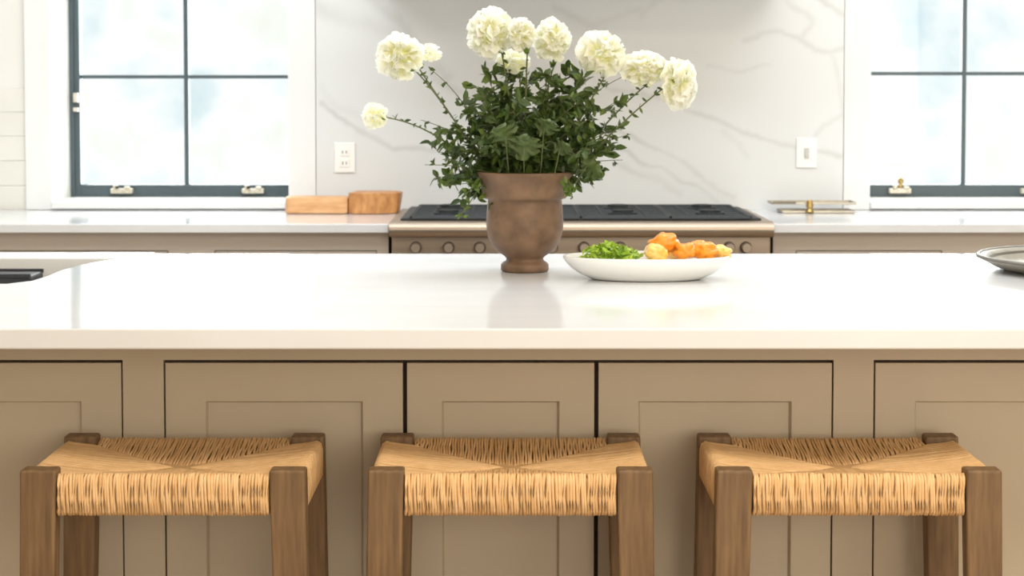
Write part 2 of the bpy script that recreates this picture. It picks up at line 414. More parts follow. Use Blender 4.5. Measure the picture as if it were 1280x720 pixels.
# ------------------------------------------------------------------ range
RCX = (RXA + RXB) / 2; hw = (RXB - RXA) / 2
rg = thing('kitchen_range', 'wide stainless range with black cast-iron grates against the marble', 'stove', (RCX, YC + .3, 0))
yo = YC - .03 - rg.location.y                       # local y of its front lip
zt = W(600, 278, YC - .02).z; zb = W(600, 297, YC - .03).z
yb = YW - .022 - rg.location.y
MB().box(-hw + .004, hw - .004, yo + .065, yb, .10, zb).box(-hw + .02, hw - .02, yo + .12, yb, 0, .10).build('body', M['steel'], rg, bevel=.002)
lip = MB(); pr = []
for i in range(9):
    a = PI / 2 + PI * i / 8 * .5 * 2
    pr.append((yo + .02 + .02 * math.cos(a), (zt + zb) / 2 + (zt - zb) / 2 * math.sin(a)))
pr = pr + [(yo + .07, zb), (yb, zb), (yb, zt - .002), (yo + .07, zt)]
kk = len(pr)
lip.add([(-hw, y, z) for y, z in pr] + [(hw, y, z) for y, z in pr], [tuple(range(kk)), tuple(range(2 * kk - 1, kk - 1, -1))] + [(i, (i + 1) % kk, kk + (i + 1) % kk, kk + i) for i in range(kk)])
lip.build('cooktop_rim', M['steel'], rg)
# control panel, slightly set back, with knobs
cp = MB().box(-hw + .006, hw - .006, yo + .045, yo + .0649, zb - .13, zb - .0015).build('control_panel', M['steel'], rg, bevel=.002)
for px in (520, 561, 600, 640, 690, 730, 775, 820, 870, 911, 932):
    q = W(px, 309, YC + .02)
    kx = q.x - RCX
    kb = MB().lathe([(.001, 0), (.0195, 0), (.0195, .006), (.001, .006)], seg=24)
    b_ = kb.build('knob', M['knobdark'], rg); b_.rotation_euler = (PI / 2, 0, 0); b_.location = (kx, yo + .045, zb - .036)
    kn = MB().lathe([(.001, .006), (.017, .006), (.0165, .03), (.014, .034), (.001, .034)], seg=24).build('knob_cap', M['steel'], b_, smooth=False)
for xa, xb in ((-hw + .012, hw * .28), (hw * .28 + .01, hw - .012)):
    d = MB().box(xa, xb, yo + .04, yo + .0648, .17, zb - .14).build('oven_door', M['steel'], rg, bevel=.004)
    MB().tube([(xa + .05, yo + .04, zb - .18), (xa + .05, yo - .015, zb - .18), (xb - .05, yo - .015, zb - .18), (xb - .05, yo + .04, zb - .18)], .011, 12).build('handle', M['steel'], d, smooth=True)
# black cooktop pan, burners, grates
gx0, gx1 = W(503, 270, YC + .1).x - RCX, W(948, 270, YC + .1).x - RCX
gy0, gy1 = yo + .085, yb - .03; gz = zt
MB().box(gx0 - .004, gx1 + .004, gy0 - .004, gy1 + .004, gz - .001, gz + .008).build('cooktop_pan', M['enamel'], rg, bevel=.003)
ng = 4; gw = (gx1 - gx0) / ng; gt = W(700, 257, YC + .55).z - .009
for i in range(ng):
    a, b = gx0 + gw * i + .004, gx0 + gw * (i + 1) - .004; cx = (a + b) / 2
    for cy in (gy0 + (gy1 - gy0) * .27, gy0 + (gy1 - gy0) * .73):
        MB().lathe([(.001, .008), (.05, .008), (.05, .016), (.036, .018), (.036, .026), (.001, .028)], (cx, cy, gz), 24).build('burner', M['iron'], rg)
    gr = MB(); bw = .009
    tpr = .030                                      # grate sides slope down to their feet
    for (p0, p1) in (((a, gy0), (b, gy0)), ((a, gy1), (b, gy1)), ((a, gy0), (a, gy1)), ((b, gy0), (b, gy1))):
        ex = [(p0[0] + (tpr if (i == 0 and p0[0] == a) else 0) - (tpr if (i == ng - 1 and p0[0] == b) else 0), p0[1]),
              (p1[0] + (tpr if (i == 0 and p1[0] == a) else 0) - (tpr if (i == ng - 1 and p1[0] == b) else 0), p1[1])]
        gr.tube([(ex[0][0], ex[0][1], gt), (ex[1][0], ex[1][1], gt)], bw, 6)
    L0 = a + (tpr if i == 0 else 0); R0 = b - (tpr if i == ng - 1 else 0)
    for q in range(1, 6):
        y = gy0 + (gy1 - gy0) * q / 6; gr.tube([(L0, y, gt), (R0, y, gt)], .006, 6)
    for q in (1, 2, 3): gr.tube([(L0 + (R0 - L0) * q / 4, gy0, gt), (L0 + (R0 - L0) * q / 4, gy1, gt)], .006, 6)
    # skirts reaching down to the pan
    for y in (gy0, (gy0 + gy1) / 2, gy1): gr.add([(a, y - .004, gz + .008), (b, y - .004, gz + .008), (R0, y - .004, gt), (L0, y - .004, gt), (a, y + .004, gz + .008), (b, y + .004, gz + .008), (R0, y + .004, gt), (L0, y + .004, gt)],
        [(0, 1, 2, 3), (7, 6, 5, 4), (0, 4, 5, 1), (3, 2, 6, 7), (0, 3, 7, 4), (1, 5, 6, 2)])
    gr.build('grate', M['iron'], rg)

# hood above the range (its underside shades the marble)
hd = thing('range_hood', 'pale plaster range hood high over the cooktop', 'hood', (RCX + .02, YW - .3, 1.72))
MB().box(-.72, .72, -.27, .278, 0, .12).build('hood_skirt', M['hood'], hd, bevel=.004)
c = MB().add([(-.70, -.25, .12), (.70, -.25, .12), (.70, .278, .12), (-.70, .278, .12), (-.35, -.05, 1.05), (.35, -.05, 1.05), (.35, .278, 1.05), (-.35, .278, 1.05)],
             [(0, 3, 2, 1), (4, 5, 6, 7), (0, 1, 5, 4), (1, 2, 6, 5), (2, 3, 7, 6), (3, 0, 4, 7)]).build('hood_chimney', M['hood'], hd)

# ------------------------------------------------------------------ things on the back counter
q = WZ(352, 268, CT); y0 = q.y; s = y0 / FPX
xa, xb = W(353, 260, y0).x, W(434, 260, y0).x; h1 = 20.5 * s * 1.02
b = MB().prism([(xa + .006, y0 + .03), (xa + .02, y0 + .012), (xb - .02, y0), (xb, y0 + .012), (xb, y0 + .13), (xa + .02, y0 + .14), (xa, y0 + .12)], CT + .001, CT + h1).build('chopping_board', M['boardL'], bevel=.006)
tag(origin(b, (xa, y0, CT)), 'pale thick wooden board on the back counter, the left and lower one', 'cutting board')
xa2, xb2 = xb + .003, W(502, 260, y0).x; h2 = 27 * s
b = MB().prism([(xa2, y0 + .014), (xa2 + .022, y0 - .004), (xa2 + .11, y0 - .006), (xa2 + .135, y0 + .006), (xb2 - .008, y0 + .03), (xb2, y0 + .09), (xb2 - .03, y0 + .15), (xa2 + .02, y0 + .15)], CT + .001, CT + h2)
v = b.v; k = len(v) // 2
for i in range(k): v[i] = (v[i][0] * 1 - (.012 if v[i][0] > xb2 - .05 else 0), v[i][1], v[i][2])
b = b.build('butcher_block', M['boardD'], bevel=.004)
tag(origin(b, (xa2, y0, CT)), 'honey-brown faceted wooden block beside the range, taller than the board next to it', 'cutting board')

# two-tier tray right of the range
q = WZ(1015, 266, CT); ty = q.y + .03
tt = thing('tiered_tray', 'low two-tier metal serving tray with a brass post, right of the range', 'tray', (q.x, ty, CT + .001))
s = ty / FPX
def rect_tray(x0, x1, z, nm, m, dx, rot=0):
    t_ = MB(); x0 *= s; x1 *= s
    t_.box(x0, x1, -.055, .055, z, z + .003)
    for (a, b, c_, d) in ((x0, x1, -.058, -.055), (x0, x1, .055, .058), (x0 - .003, x0, -.058, .058), (x1, x1 + .003, -.058, .058)): t_.box(a, b, c_, d, z, z + .009)
    o = t_.build(nm, m, tt, bevel=.001); o.rotation_euler = (0, rot, 0); return o
rect_tray(-38, 50, 0, 'lower_tray', M['pewter'], 0)
rect_tray(-50, 52, .030, 'upper_tray', M['pewter'], 0)
MB().box(-50 * s, -22 * s, -.066, -.0585, .033, .042).build('handle', M['pewter_dark'], tt, bevel=.001)
MB().lathe([(.001, 0), (.016, .003), (.012, .010), (.007, .016), (.014, .024), (.012, .030), (.010, .040), (.013, .045), (.001, .048)], (-5 * s, -.064, 0), 16).build('post', M['brass'], tt, smooth=True)

# ------------------------------------------------------------------ island
TH_I = CT - W(640, 437, YF).z
cut = [WZ(192, 317.4, CT), WZ(175, 319.2, CT), WZ(155, 322, CT), WZ(130, 326, CT), WZ(100, 331, CT), WZ(75, 338, CT), WZ(58, 345, CT), WZ(38, 351, CT), WZ(8, 354.5, CT)]
IX0, IX1 = -2.15, 2.15
pts = [(IX0, YF), (IX1, YF), (IX1, YB), (cut[0].x, YB)] + [(p.x, p.y) for p in cut[1:]] + [(-1.95, cut[-1].y), (-1.98, cut[-1].y + .05), (-1.98, YB), (IX0, YB)]
o = MB().prism(pts, CT - TH_I, CT).build('island_countertop', M['quartz'], bevel=.004, segs=3)
tag(origin(o, (0, YF, CT - TH_I)), 'thick glossy white stone countertop of the island, under vase and dish', 'countertop')

YI = YF + .36                                       # island cabinet face
isl = thing('island_cabinet', 'taupe panelled kitchen island cabinet behind the three stools', 'cabinet', (0, YI, 0))
g = lambda px: W(px, 480, YI).x
zrail = W(400, 450, YI).z; top = CT - TH_I - .001
doors = [(g(-135), g(153.5)), (g(204.5), g(505.5)), (g(506.5), g(745)), (g(746), g(1042)), (g(1092), g(1385))]
ff = MB(); ff.box(g(-200), g(1450), 0, .02, zrail, top); ff.box(g(-200), g(1450), 0, .02, .10, .135)
for a, b in ((-200, -135), (153.5, 204.5), (1042, 1092), (1385, 1450)): ff.box(g(a), g(b), .0002, .0198, .135, zrail)
ff.build('face_frame', M['cab'], isl)
# one wide carcass, notched behind for the sink
ybk = YB - .03 - YI
car = MB().box(g(-200), g(1450), .0201, .35, .10, top).box(g(-200) + .02, g(1450) - .02, .07, ybk - .06, 0, .10)
sinkR = cut[0].x + .03
car.box(g(-200), g(1450), .35, ybk, .10, .62).box(sinkR + .01, g(1450), .35, ybk, .62, top)
car.build('carcass', M['cab_in'], isl)
for a, b in doors:
    d = MB(); z0, z1 = .138, zrail - .006; x0, x1 = a + .0035, b - .0035; sw = 50.5 * YI / FPX
    if b - a < .45: sw = 44 * YI / FPX
    zp = z1 - 49 * YI / FPX
    def ring(d, xa, xb, za, zb_, y): d.append((xa, y, za)); d.append((xb, y, za)); d.append((xb, y, zb_)); d.append((xa, y, zb_))
    vs = []
    ring(vs, x0, x1, z0, z1, .019); ring(vs, x0, x1, z0, z1, .0)
    ring(vs, x0 + sw, x1 - sw, z0 + sw, zp, .0); ring(vs, x0 + sw + .004, x1 - sw - .004, z0 + sw + .004, zp - .003, .012)
    fs = [(0, 1, 2, 3), (12, 13, 14, 15)]
    for r in range(3):
        for i in range(4): j = (i + 1) % 4; fs.append((4 * r + i, 4 * r + j, 4 * r + 4 + j, 4 * r + 4 + i))
    d.add(vs, fs).build('door', M['cab'], isl, bevel=.0012)

# sink set into the island
skx0, skx1 = -2.0, sinkR; sky0 = cut[-1].y - .02; yfar = WZ(60, 322.5, CT).y
sk = thing('farmhouse_sink', 'white sink set into the left end of the island', 'sink', ((skx0 + skx1) / 2, (sky0 + YB) / 2, .64))
m_ = MB(); zt_ = CT - TH_I - .0005
m_.box(skx0, skx1, sky0 - .02, YB + .03, .64, .66)
m_.box(skx0, skx0 + .03, sky0 - .02, YB + .03, .66, zt_)
m_.box(skx1 - .03, skx1, sky0 - .02, YB + .03, .66, zt_)
m_.box(skx0 + .03, skx1 - .03, sky0 - .02, sky0, .66, zt_)
m_.box(skx0 + .03, cut[0].x - .004, yfar, YB + .03, .66, CT + .001)
o = m_.build('basin', M['sinkw'], None, bevel=.004); o.data.transform(Matrix.Translation(-sk.location)); o.parent = sk
MB().lathe([(.001, .021), (.045, .021), (.045, .024), (.001, .0235)], (0, 0, 0), 24).build('drain', M['steel'], sk)
q = W(41, 341, 4.36)
cd = thing('sink_caddy', 'black caddy inside the white sink at the left edge', 'caddy', (q.x - .2, 4.40, .661))
MB().box(-.2, .2, -.06, .06, 0, q.z - .661 - .006).build('caddy_body', M['black'], cd, bevel=.006)
MB().box(-.2, .2, -.065, -.055, q.z - .672, q.z - .661).box(-.2, .2, .055, .065, q.z - .672, q.z - .661).build('caddy_rim', M['black'], cd, bevel=.002)

# pewter platter at the right end
pr_ = .31; pc = Vector((W(1226, 318, 4.28).x + pr_, 4.28, CT + .001))
pl = thing('pewter_platter', 'large round pewter platter with raised rim at the right end of the island', 'platter', pc)
MB().lathe([(.001, .006), (.235, .006), (.262, .014), (.285, .028), (.300, .034), (.309, .034), (.310, .030), (.300, .024), (.27, .008), (.24, .0), (.001, 0)], seg=72).build('dish', M['pewter'], pl, smooth=True)
o = MB().lathe([(.2995, .0335), (.3025, .0365), (.3065, .037), (.3115, .034), (.3115, .029), (.308, .028)], seg=72).build('outer_rim', M['pewter_dark'], pl, smooth=True)
MB().lathe([(.272, .0195), (.276, .0235), (.281, .0265)], seg=72).build('inner_ring', M['pewter_dark'], pl, smooth=True)

# ------------------------------------------------------------------ urn
uy = WZ(654, 342, CT).y + .055; ux = W(656, 300, uy).x; S = uy / FPX
urn = thing('footed_urn', 'brown weathered clay footed urn on the island, holding the flowers', 'vase', (ux, uy, CT + .001))
def pz(py): return W(654, py, uy - .05).z - CT
prof = [(.001, 0), (.0555, 0), (.0585, .004), (.058, .016), (.054, .021), (.047, pz(329)), (.0445, pz(326)), (.049, pz(323)), (.066, pz(317)), (.080, pz(309)), (.089, pz(299)), (.0935, pz(287)), (.0935, pz(275)),
        (.0920, pz(262)), (.0905, pz(256)), (.0895, pz(252)), (.091, pz(250.5)), (.100, pz(249.5)), (.1025, pz(246)), (.107, pz(236)), (.113, pz(226)), (.1185, pz(220)), (.120, pz(217.5)), (.1185, pz(216)), (.109, pz(216)), (.101, pz(218)),
        (.098, pz(232)), (.085, pz(252)), (.085, pz(262)), (.085, pz(290)), (.06, pz(312)), (.001, pz(315))]
o = MB().lathe(prof, seg=72).build('urn_body', M['urn'], urn, smooth=True)
MB().lathe([(.001, pz(228)), (.05, pz(227)), (.096, pz(232)), (.094, pz(236)), (.001, pz(240))], seg=32).build('soil', M['soil'], urn, smooth=True)
TOP = Vector((ux, uy, CT + pz(224)))

# ------------------------------------------------------------------ leaves and flowers
def leaf(mb, p, d, L, wd, rng, curl=.25):
    d = d.normalized(); side = d.cross(Vector((rng.uniform(-1, 1), rng.uniform(-1, 1), rng.uniform(-.3, 1)))).normalized(); nrm = side.cross(d).normalized()
    P = []
    prof = [(0, .12), (.22, .75), (.5, 1.0), (.78, .62), (1.0, .04)]
    for t, w_ in prof:
        c_ = p + d * L * t - nrm * L * curl * t * t
        jag = rng.uniform(.85, 1.15)
        P += [c_ - side * wd * w_ * jag * .5 + nrm * wd * .18 * w_, c_, c_ + side * wd * w_ * jag * .5 + nrm * wd * .18 * w_]
    fs = []
    for i in range(4):
        a = 3 * i; fs += [(a, a + 1, a + 4, a + 3), (a + 1, a + 2, a + 5, a + 4)]
    mb.add(P, fs)
def bez(a, b, c_, n_):
    return [a * (1 - t) ** 2 + b * 2 * t * (1 - t) + c_ * t * t for t in [i / n_ for i in range(n_ + 1)]]
def loc(obj_, mb):                                  # shift a builder's points into a thing's frame
    c_ = obj_.location; mb.v = [(x - c_.x, y - c_.y, z - c_.z) for x, y, z in mb.v]; return mb

def sprig(tip, label, n_leaf, seed, pale=0, size=.02, spread=.035, bare=.25, name='leafy_sprig', root=None, sag=.0, group='leafy sprigs in the urn', leafm='leaf'):
    rng = random.Random(seed)
    base = root or (TOP + Vector((rng.uniform(-.05, .05), rng.uniform(-.05, .05), -.02)))
    base = base + Vector(((tip.x - ux) * .12, 0, 0))
    dv = tip - base
    mid = base + Vector((dv.x * .30, dv.y * .30, dv.z * .62 + .02 + sag))
    pts = bez(base, mid, tip, 14)
    t = thing(name, label, 'sprig', base, group)
    st = MB(); st.tube(pts, [.0022 - .0014 * i / 14 for i in range(15)], 5)
    lv = MB()
    nb = max(4, n_leaf // 6)
    size *= 1.0
    for b_ in range(nb):
        u = bare + (1 - bare) * (b_ + rng.random()) / nb; i = min(13, int(u * 14)); p = pts[i].lerp(pts[i + 1], u * 14 - i)
        dirn = Vector((rng.gauss(0, 1), rng.gauss(0, .8), rng.gauss(.15, .8))).normalized()
        end = p + dirn * spread * rng.uniform(.5, 1.2) * (1.15 - .5 * u)
        st.tube([p, (p + end) / 2 + Vector((0, 0, .003)), end], .0009, 4)
        for q in range(6):
            f_ = rng.random(); pp = p.lerp(end, f_)
            dd = (dirn + Vector((rng.gauss(0, .8), rng.gauss(0, .8), rng.gauss(0, .8)))).normalized()
            L_ = size * rng.uniform(.55, 1.25); leaf(lv, pp, dd, L_, L_ * rng.uniform(.42, .62), rng)
    loc(t, st).build('stem', M['stem'], t); loc(t, lv).build('leaves', M[leafm], t)
    return t
rng = random.Random(11)
def WT(px, py, dy): return W(px, py, uy + dy)
# dense body of the bouquet
edge = [(556, 160), (548, 190), (546, 222), (560, 232), (580, 240), (575, 130), (592, 108), (612, 96), (632, 92), (662, 95), (690, 92), (712, 90), (738, 96), (752, 112), (768, 130), (772, 160), (768, 190), (752, 212), (735, 218), (590, 205), (705, 228)]
for i, (px, py) in enumerate(edge):
    side = 'left' if px < 600 else 'right' if px > 720 else 'top'
    lab = {'left': 'dark green leafy sprig spilling from the left side of the urn bouquet', 'right': 'dark green leafy sprig spilling from the right side of the urn bouquet', 'top': 'dark green leafy sprig rising at the top of the urn bouquet, under the blooms'}[side]
    dy_ = rng.uniform(-.09, .08)
    lab = {'left': 'on the left side of the urn bouquet', 'right': 'on the right side of the urn bouquet', 'top': 'topping the urn bouquet'}[side]
    hgt_ = 'low' if py > 215 else 'halfway up' if py > 150 else 'high'
    if side == 'top': hgt_ = 'under the ' + ('tallest' if px < 622 else 'narrow' if px < 648 else 'centre right' if px < 705 else 'right-hand') + ' bloom'
    lab = 'dark leafy sprig ' + lab + ', ' + hgt_ + (', in front' if dy_ < 0 else ', behind')
    sprig(WT(px + rng.uniform(-3, 3), py, dy_), lab, 110, 100 + i, size=.027, spread=.055, bare=.12, group='leafy sprigs at the ' + side + ' of the urn bouquet')
for i in range(26):
    px = rng.uniform(588, 745); py = rng.uniform(112, 200)
    dy_ = rng.uniform(-.13, .05)
    lab = 'dark leafy sprig in the middle of the urn bouquet, ' + ('left' if px < 625 else 'centre left' if px < 660 else 'centre right' if px < 700 else 'right') + ('' if dy_ < -.04 else ', behind') + (', low' if py > 175 else ', halfway up' if py > 140 else ', high')
    sprig(WT(px, py, dy_), lab, 96, 200 + i, size=.028, spread=.050, bare=.05, group='leafy sprigs in the middle of the urn bouquet')
# thin outlying twigs
for i, (px, py, lab) in enumerate([(531, 206, 'thin leafy twig reaching low to the left of the bouquet'), (526, 150, 'thin leafy twig reaching left, just below the small left bloom stem'),
                                   (788, 168, 'thin twig with tiny leaves at the right edge of the bouquet'), (778, 200, 'thin curling twig low at the right edge of the bouquet'),
                                   (540, 88, 'bare-based leafy twig beside the large left bloom'), (778, 96, 'upright leafy twig under the right-hand blooms')]):
    sprig(WT(px, py, rng.uniform(-.06, .04)), lab, 30, 300 + i, size=.014, spread=.022, bare=.45, name='leafy_twig', group=None)
sprig(WT(716, 248, -.10), 'bright green young sprig hanging over the right rim of the urn', 48, 401, size=.016, spread=.022, bare=.45, name='trailing_sprig', group=None, root=TOP + Vector((.09, -.07, .0)), sag=.0, leafm='leafyoung')
sprig(WT(583, 243, -.06), 'light green sprig drooping beside the left rim of the urn', 40, 402, size=.016, spread=.020, bare=.4, name='trailing_sprig', group=None, root=TOP + Vector((-.08, -.03, .01)), leafm='leafyoung')
sprig(WT(572, 274, -.05), 'dry brown twig hanging low left of the urn', 14, 403, size=.012, spread=.014, bare=.6, name='dry_twig', group=None, root=TOP + Vector((-.08, -.03, .0)), leafm='leafyoung')
# large lobed pale leaves at the front
def kale(px, py, dy, L, lab, seed, ang):
    r_ = random.Random(seed); tip = WT(px, py, dy); base = TOP + Vector(((tip.x - ux) * .8, -.07, -.01))
    t = thing('lobed_leaf', lab, 'leaf', base, 'large lobed leaves in the urn')
    st = MB().tube(bez(base, base.lerp(tip, .5) + Vector((0, -.02, 0)), tip, 6), .0013, 6)
    mb = MB(); d = Vector((math.sin(ang), -.25, math.cos(ang))).normalized(); side = Vector((math.cos(ang), 0, -math.sin(ang))); nrm = d.cross(side)
    n1, n2 = 16, 10; vs = []
    for i in range(n1 + 1):
        v_ = i / n1
        for j in range(n2 + 1):
            u = -1 + 2 * j / n2
            wd = .5 * L * math.sin(PI * min(1, v_ * .92 + .06)) ** .7 * (1 + .30 * math.sin(v_ * 22 + seed) * abs(u)) * .85
            rf = .013 * math.sin(v_ * 24 + u * 5 + seed) * abs(u) ** 1.3 + .016 * abs(u) + .003 * math.sin(v_ * 40 + u * 17)
            vs.append(tip + d * L * (v_ - .35) + side * wd * u + nrm * (rf + .012 * math.sin(v_ * 5)) + Vector((0, -.015 * v_, -.02 * v_ * v_)))
    fs = [(i * (n2 + 1) + j, i * (n2 + 1) + j + 1, (i + 1) * (n2 + 1) + j + 1, (i + 1) * (n2 + 1) + j) for i in range(n1) for j in range(n2)]
    mb.add(vs, fs)
    loc(t, st).build('stem', M['stem'], t); loc(t, mb).build('blade', M['leafpale'], t, smooth=True)
kale(632, 170, -.155, .075, 'pale lobed leaf at the front of the bouquet, left of its centre', 1, -.5)
kale(655, 186, -.16, .085, 'largest pale lobed leaf at the front centre of the bouquet', 2, .2)
kale(680, 160, -.15, .065, 'pale lobed leaf high at the front centre of the bouquet', 3, .5)
kale(700, 185, -.14, .055, 'darker lobed leaf at the front right of the bouquet', 4, .9)
kale(735, 205, -.10, .055, 'lobed leaf hanging at the lower right of the bouquet', 5, 1.9)

def bloom_mesh(c_, rx, rz, axis, seed, n_pet=95):
    n_pet = int(n_pet * .75)
    r_ = random.Random(seed); mb = MB(); tone = []
    ry = (rx + rz) / 2; axis = axis.normalized()
    # inner ball of packed petals
    for k in range(n_pet):
        zf = 1 - 1.86 * (k + .5) / n_pet; ph = k * 2.39996
        # frame about axis
        a = axis.cross(Vector((0, 1, 0)));
        if a.length < .1: a = axis.cross(Vector((1, 0, 0)))
        a.normalize(); b = axis.cross(a)
        rr = math.sqrt(max(0, 1 - zf * zf)); d = (axis * zf + a * rr * math.cos(ph) + b * rr * math.sin(ph)).normalized()
        tw = r_.uniform(0, PI); t1 = d.cross(axis + Vector((.01, .02, .03))).normalized(); t2 = d.cross(t1)
        sd = t1 * math.cos(tw) + t2 * math.sin(tw); nr = d.cross(sd)
        wdt = r_.uniform(.50, .75); rad = r_.uniform(.86, 1.06); fr = r_.uniform(6, 9); p0 = r_.uniform(0, 6)
        bend = r_.uniform(-.35, .35)
        vs = []; n1, n2 = 5, 8
        for i in range(n1 + 1):
            v_ = i / n1
            for j in range(n2 + 1):
                u = -1 + 2 * j / n2
                rd = rad * (.30 + .70 * v_) * (1 - .10 * u * u * v_) * (1 + .035 * math.sin(u * fr * 1.7 + p0) * v_)
                dd = (d + sd * u * wdt * (v_ ** .7) + nr * (.10 * math.sin(u * fr + p0) * v_ + bend * v_ * v_)).normalized() * rd
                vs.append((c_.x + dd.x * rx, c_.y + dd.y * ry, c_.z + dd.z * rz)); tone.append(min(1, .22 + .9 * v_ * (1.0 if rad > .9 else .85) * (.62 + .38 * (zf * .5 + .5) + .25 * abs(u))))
        mb.add(vs, [(i * (n2 + 1) + j, i * (n2 + 1) + j + 1, (i + 1) * (n2 + 1) + j + 1, (i + 1) * (n2 + 1) + j) for i in range(n1) for j in range(n2)])
    mb.attr = ('tone', tone); return mb
def flower(px, py, wpx, hpx, dy, label, seed, neck, stemfrom=None, n_pet=95):
    c_ = WT(px, py, dy); s = c_.y / FPX; rx, rz = wpx * s / 2 * 1.07, hpx * s / 2 * 1.04
    nk = WT(neck[0], neck[1], dy + .005); axis = (c_ - nk)
    root = TOP + Vector(((c_.x - ux) * .22, (dy) * .3, -.03))
    t = thing('cream_flower', label, 'flower', root, 'cream blooms in the urn')
    mid = root + Vector(((nk.x - root.x) * .42, (nk.y - root.y) * .4, (nk.z - root.z) * .68))
    if stemfrom: mid = WT(stemfrom[0], stemfrom[1], dy * .5)
    pts = bez(root, mid, nk, 14) + [nk.lerp(c_, .35)]
    st = MB().tube(pts, [.0026 - .0008 * i / 15 for i in range(16)], 6)
    r_ = random.Random(seed); lv = MB()
    for i in range(5, 15):
        for q in range(2 if i > 9 else 3):
            dv = Vector((r_.gauss(0, 1), r_.gauss(0, .8), r_.gauss(.4, .8))); L_ = r_.uniform(.010, .019); leaf(lv, pts[i], dv, L_, L_ * .45, r_)
    se = MB()
    for q in range(7):
        an = q * 2 * PI / 7; a = axis.cross(Vector((0, 1, .1))).normalized(); b = axis.normalized().cross(a)
        leaf(se, nk, axis.normalized() * .9 + (a * math.cos(an) + b * math.sin(an)) * .6, .018, .008, r_, curl=-.2)
    loc(t, st).build('stem', M['stem'], t, smooth=True); loc(t, lv).build('leaves', M['leaf'], t); loc(t, se).build('calyx', M['leafyoung'], t)
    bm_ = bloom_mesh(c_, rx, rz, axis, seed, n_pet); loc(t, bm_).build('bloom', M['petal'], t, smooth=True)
    return t
flower(499, 71, 58, 60, -.02, 'large round cream flower, the uppermost at the far left of the bouquet', 1, (519, 88), (560, 130))
flower(469, 145, 34, 34, .04, 'small pale cream flower lowest at the far left of the bouquet', 2, (484, 147), (560, 160), 60)
flower(535, 66, 34, 24, .08, 'small pale petal tuft just right of the far-left cream bloom', 12, (524, 86), (560, 140), 40)
flower(613, 43, 56, 66, -.01, 'tallest cream flower, left of the bouquet centre', 3, (627, 66))
flower(651, 43, 35, 44, -.05, 'narrow cream flower between the two largest centre blooms', 4, (659, 68))
flower(690, 51, 46, 56, .01, 'rounded cream flower right of the bouquet centre', 5, (692, 84))
flower(640, 78, 44, 32, .07, 'low cream flower tucked behind the centre stems', 6, (650, 98), None, 70)
flower(750, 67, 62, 58, .0, 'broad cream flower, first of the three on the right side', 7, (755, 97), (735, 130))
flower(805, 86, 60, 46, .01, 'middle cream flower of the three on the right side', 8, (806, 108), (765, 140))
flower(848, 105, 46, 66, -.03, 'drooping cream flower at the far right of the bouquet', 9, (836, 105), (775, 150))

# ------------------------------------------------------------------ oval dish with food
dc = Vector((W(808, 340, 4.10).x, 4.10, CT + .001))
ds = thing('oval_dish', 'white oval ceramic dish of food on the island, right of the urn', 'dish', dc)
hx = 106 * 4.10 / FPX; rr = .56
zr = W(808, 321, 4.10).z - CT
pr2 = [(.001, 0), (.62, 0), (.66, .001), (.80, zr * .26), (.90, zr * .52), (.965, zr * .80), (.99, zr), (.975, zr + .003), (.955, zr * .98), (.90, zr * .66), (.80, zr * .42), (.62, .008), (.001, .007)]
MB().lathe([(r * hx, z) for r, z in pr2], seg=80, sy=rr).build('dish_body', M['ceramic'], ds, smooth=True)
# shredded greens
rg_ = random.Random(77); lt = MB()
for i in range(620):
    u = rg_.gauss(0, .42); v_ = rg_.gauss(0, .40)
    if u * u + v_ * v_ > .85: continue
    x = W(762, 320, 4.1).x + u * .085; y = 4.09 + v_ * .062
    hgt = .062 * max(0, 1 - u * u) ** .5 * max(0, 1 - v_ * v_) ** .5 * rg_.uniform(.55, 1.05)
    if u > .4: hgt = max(hgt, .035)
    p = Vector((x, y, CT + .020 + hgt)); dv = Vector((rg_.gauss(0, 1), rg_.gauss(0, 1), rg_.gauss(.6, .7)))
    L_ = rg_.uniform(.010, .022); leaf(lt, p - dv.normalized() * L_ * .5, dv, L_, L_ * rg_.uniform(.3, .5), rg_, curl=rg_.uniform(-.3, .5))
lt.v = [(x, y, z) for x, y, z in lt.v]
x762 = W(762, 320, 4.1).x
lt.lathe([(.001, .050), (.03, .045), (.050, .030), (.058, .018), (.001, .016)], (x762, 4.09, CT), 20, sx=1.05, sy=.8)
tag(origin(lt.build('shredded_greens', M['greens']), (x762, 4.09, CT + .01)), 'heap of bright green shredded leaves in the left half of the dish', 'salad greens', kind='stuff')
def chunk(px, py, rx, ry, rz, mt, label, seed, dy=0, nm='orange_piece'):
    p = W(px, py, 4.09 + dy); bm = bmesh.new(); bmesh.ops.create_icosphere(bm, subdivisions=4, radius=1)
    for v in bm.verts:
        c_ = v.co.copy(); f_ = 1 + .22 * noise.noise(c_ * 1.3 + Vector((seed * 3.1, 0, 0))) + .10 * noise.noise(c_ * 3.5 + Vector((seed, 2, 0)))
        f_ *= 1 - .10 * abs(math.sin(math.atan2(c_.z, c_.x) * 3 + seed)) ** 6
        v.co = Vector((c_.x * rx, c_.y * ry, c_.z * rz)) * f_ * 1.12
    me = bpy.data.meshes.new(nm); bm.to_mesh(me); bm.free()
    for q in me.polygons: q.use_smooth = True
    me.materials.append(M[mt]); o = bpy.data.objects.new(nm, me); C.objects.link(o); o.location = p
    o.rotation_euler = (0, random.Random(seed).uniform(-.3, .3), 0)
    return tag(o, label, 'fruit', 'orange pieces in the dish')
chunk(830, 304, .033, .028, .022, 'orange', 'bright orange fruit piece on top, the highest in the dish', 1, .03)
chunk(821, 317, .026, .024, .020, 'yellow', 'yellow-orange fruit piece at the front, touching the greens', 2, -.035)
chunk(857, 314, .026, .028, .019, 'orange', 'deep orange fruit piece in the middle of the fruit heap', 3, -.01)
chunk(882, 314, .028, .028, .020, 'orange', 'wide orange fruit piece right of the middle of the heap', 4, -.02)
